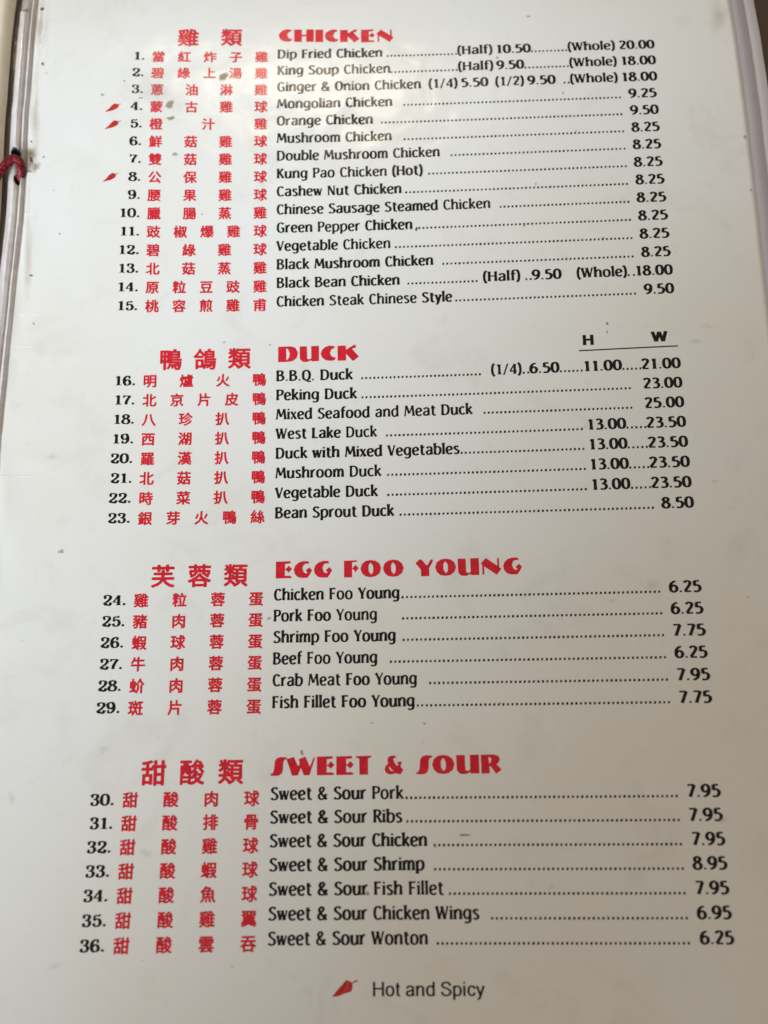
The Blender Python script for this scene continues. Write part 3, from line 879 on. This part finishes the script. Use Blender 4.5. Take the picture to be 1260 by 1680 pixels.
for (s, pos) in ZH_HEADINGS:
    pr = Print()
    for c, (x, y) in zip(s, pos):
        zh_char(pr, ZH_BIG, c, x, y, 6.35, 6.35)
    pr.build("chinese_heading", M_RED)
for s, p0, p1 in HEADINGS:
    set_heading(s, p0, p1, 4.5).build("section_heading", M_RED, "red display heading reading " + s)

pr = Print()
set_text(pr, SANS, "H", MISC['H'][0][0], MISC['H'][1][0], MISC['H'][0][1], 2.95, V=24, H=20, flare=0)
set_text(pr, SANS, "W", MISC['W'][0][0], MISC['W'][1][0], MISC['W'][0][1], 2.95, V=23, H=18, flare=0)
pr.build("column_heading", M_BLACK, "bold column letters H and W above duck prices")
pr = Print()
(x0, y0), (x1, y1) = MISC['rule']
for i in range(12):
    a, b = i / 12, (i + 1) / 12
    xa, xb = x0 + (x1 - x0) * a, x0 + (x1 - x0) * b
    ya, yb = y0 + (y1 - y0) * a, y0 + (y1 - y0) * b
    pr.add([(xa, ya - 0.17), (xb, yb - 0.17), (xb, yb + 0.17), (xa, ya + 0.17)], [(0, 1, 2, 3)])
pr.build("underline", M_BLACK)
pr = Print()
(x0, y0), (x1, y1) = MISC['legend']
set_text(pr, SANS, "Hot and Spicy", x0 - 0.2, x1 + 0.1, y0, MISC['captop'][1] - y0, V=13.5, H=11.5, flare=0, space=28, track=3.0)
pr.build("legend_text", M_BLACK, "plain sans legend reading Hot and Spicy")

# chilli symbols: outline in drawing units from the large one
BODY = [(67,203),(78,190),(105,155),(150,105),(163,88),(175,82),(190,86),(205,95),(214,103),(219,130),(210,165),(185,174),(160,180),(135,191),(110,200),(88,203)]
STEM = [(212,104),(216,97),(225,93),(235,86),(243,82),(254,85),(257,92),(250,99),(245,93),(236,95),(228,101),(218,108)]
BODY_SMALL = [(92,645),(100,639),(113,630),(126,619),(137,604),(148,595),(160,589),(172,589),(183,594),(189,601),(186,613),(176,622),(162,629),(146,635),(124,640),(106,644)]
STEM_SMALL = [(184,595),(192,591),(205,589),(205,593),(195,595),(189,600)]
GLINT = [(178,92),(186,100),(182,125),(170,150),(150,172),(172,140),(178,118)]
for (ax, ay), (bx, by) in CHILI:
    pr = Print()
    if bx - ax < 5:
        parts = (BODY_SMALL, STEM_SMALL)
        fx, fy, fw, fh = 92, 645, 113.0, 57.0
    else:
        parts = (BODY, STEM)
        fx, fy, fw, fh = 67, 203, 190.0, 121.0
    f = lambda p: (ax + (p[0] - fx) / fw * (bx - ax), ay + (fy - p[1]) / fh * (by - ay))
    g_ = lambda p: (ax + (p[0] - 67) / 190.0 * (bx - ax), ay + (203 - p[1]) / 121.0 * (by - ay))
    for poly in parts:
        tris = tessellate_polygon([[Vector((a, b, 0)) for a, b in poly]])
        pr.add([f(p) for p in poly], [tuple(t) for t in tris])
    o = pr.build("chilli_symbol", M_CHILI)
    if bx - ax > 5:
        o["label"] = "large red chilli symbol beside the legend"
        pr2 = Print(); pr2.k = 4
        tris = tessellate_polygon([[Vector((a, b, 0)) for a, b in GLINT]])
        base = len(o.data.vertices)
        pr2.add([f(p) for p in GLINT], [tuple(t) for t in tris])
        v = [tuple(q.co) for q in o.data.vertices] + pr2.v
        fc = [tuple(q.vertices) for q in o.data.polygons]
        nb = len(fc)
        fc += [tuple(i + base for i in t) for t in pr2.f]
        me = bpy.data.meshes.new("chilli_symbol")
        me.from_pydata(v, [], fc)
        me.materials.append(M_CHILI); me.materials.append(M_CHILI_LIGHT)
        for i, q in enumerate(me.polygons):
            q.material_index = 1 if i >= nb else 0
        o.data = me

# ------------------------------------------------------------------ stains, specks and creases
def blot(name, cx, cy, rx, ry, kind, seed):
    rnd = random.Random(seed)
    n, rings = 20, 5
    ph = [rnd.uniform(0, 6.28) for _ in range(3)]
    h = 0.055 + 0.0007 * (seed % 20)
    def pt(X, Y):
        g = gutter_x(Y)
        if X < g + 0.01:
            return None
        return P(X, Y, h + page_h(X, Y))
    verts = [P(cx, cy, h + (page_h(cx, cy)))]
    vals = [1.0]
    for k in range(1, rings + 1):
        for i in range(n):
            a = 2 * math.pi * i / n
            w = 1 + 0.22 * math.sin(2 * a + ph[0]) + 0.14 * math.sin(3 * a + ph[1]) + 0.08 * math.sin(5 * a + ph[2])
            q = 1.25 * k / rings * w
            X = cx + rx * q * math.cos(a)
            Y = cy + ry * q * math.sin(a)
            X = max(X, gutter_x(Y) + 0.05)
            verts.append(P(X, Y, h + page_h(X, Y)))
            vals.append(1 - k / rings)
    faces = [(0, 1 + i, 1 + (i + 1) % n) for i in range(n)]
    for k in range(rings - 1):
        for i in range(n):
            a, b = 1 + k * n + i, 1 + k * n + (i + 1) % n
            faces.append((a, a + n, b + n, b))
    o = make_obj(name, verts, faces, STAIN[kind], page)
    at = o.data.attributes.new("blot", 'FLOAT', 'POINT')
    at.data.foreach_set("value", vals)
    return o
NAMES = {'b': 'stain', 'd': 'speck', 'g': 'speck', 's': 'smudge', 'y': 'stain', 'c': 'stain'}
for i, (cx, cy, rx, ry, kind) in enumerate(SPOTS):
    if cx < -90.6 and kind != 'c':
        cx = -90.2
    blot(NAMES[kind], cx, cy, rx, ry, kind, i)
# scattered tiny grains of dirt caught in the laminate
rnd = random.Random(5)
for i in range(20):
    X = rnd.uniform(-86, 112); Y = rnd.uniform(-12, -286)
    r = rnd.uniform(0.10, 0.26)
    blot("speck", X, Y, r * rnd.uniform(0.8, 1.8), r, 'g', 100 + i)
for k, line in enumerate(CREASES):
    pts = catmull(line, False, 6)
    vs, fs, vals = [], [], []
    for q, (X, Y) in enumerate(pts):
        X = max(X, gutter_x(Y) + 0.1)
        e = math.sin(math.pi * q / (len(pts) - 1)) ** 0.5 if len(pts) > 1 else 1
        for d, va in ((0.16, 0.0), (0.0, 1.0), (-0.16, 0.0)):
            vs.append(P(X, Y + d, 0.06 + page_h(X, Y)))
            vals.append(va * e)
    for q in range(len(pts) - 1):
        a = q * 3
        fs += [(a, a + 1, a + 4, a + 3), (a + 1, a + 2, a + 5, a + 4)]
    o = make_obj("crease", vs, fs, STAIN['w'], page)
    at = o.data.attributes.new("blot", 'FLOAT', 'POINT')
    at.data.foreach_set("value", vals)

# ------------------------------------------------------------------ the red cord through the hole
CORD_H = (4.0, 3.0, 2.0, 1.8, 1.6, 1.3, 0.9, -1.0, -4.0)
path = catmull([(x, y, h) for (x, y), h in zip(CORD, CORD_H)], False, 14)
pts3 = []
for x, y, h in path:
    z = sheet_z(x, y) if x > -101 else sheet_z(-101, y) * math.exp((x + 101) / 90.0)
    pts3.append(Vector((x, y + 180, z + h)) * MM)
dist = [0.0]
for a, b in zip(pts3, pts3[1:]):
    dist.append(dist[-1] + (b - a).length)
N = 28
# resample finely
fine = []
step = 0.00012
d = 0.0
j = 0
while d < dist[-1] - 1e-6:
    while dist[j + 1] < d:
        j += 1
    t = (d - dist[j]) / (dist[j + 1] - dist[j])
    fine.append(pts3[j].lerp(pts3[j + 1], t))
    d += step
cvv, cff = [], []
up = Vector((0, 0, 1))
prev = None
for i, p in enumerate(fine):
    tdir = (fine[min(i + 2, len(fine) - 1)] - fine[max(i - 2, 0)]).normalized()
    if prev is None:
        nrm = tdir.cross(up).normalized()
    else:
        nrm = (prev - tdir * prev.dot(tdir)).normalized()
    prev = nrm
    bn = tdir.cross(nrm)
    s = i * step / 0.0012
    for k in range(N):
        a = 2 * math.pi * k / N
        w1 = abs(math.sin(2.5 * a * 1.2 + s * 2.0))
        w2 = abs(math.sin(2.5 * a * 1.2 - s * 2.0))
        r = 0.00108 * (1 + 0.17 * max(w1, w2) - 0.10)
        cvv.append(tuple(p + nrm * (r * math.cos(a)) + bn * (r * math.sin(a))))
for i in range(len(fine) - 1):
    for k in range(N):
        a = i * N + k
        b = i * N + (k + 1) % N
        cff.append((a, b, b + N, a + N))
cff.append(tuple(range(N))[::-1])
cff.append(tuple(range((len(fine) - 1) * N, len(fine) * N)))
cord = make_obj("cord", cvv, cff, M_CORD, None, smooth=True)
cord["label"] = "red braided cord threaded through the dirty hole in the menu's binding"
cord["category"] = "cord"
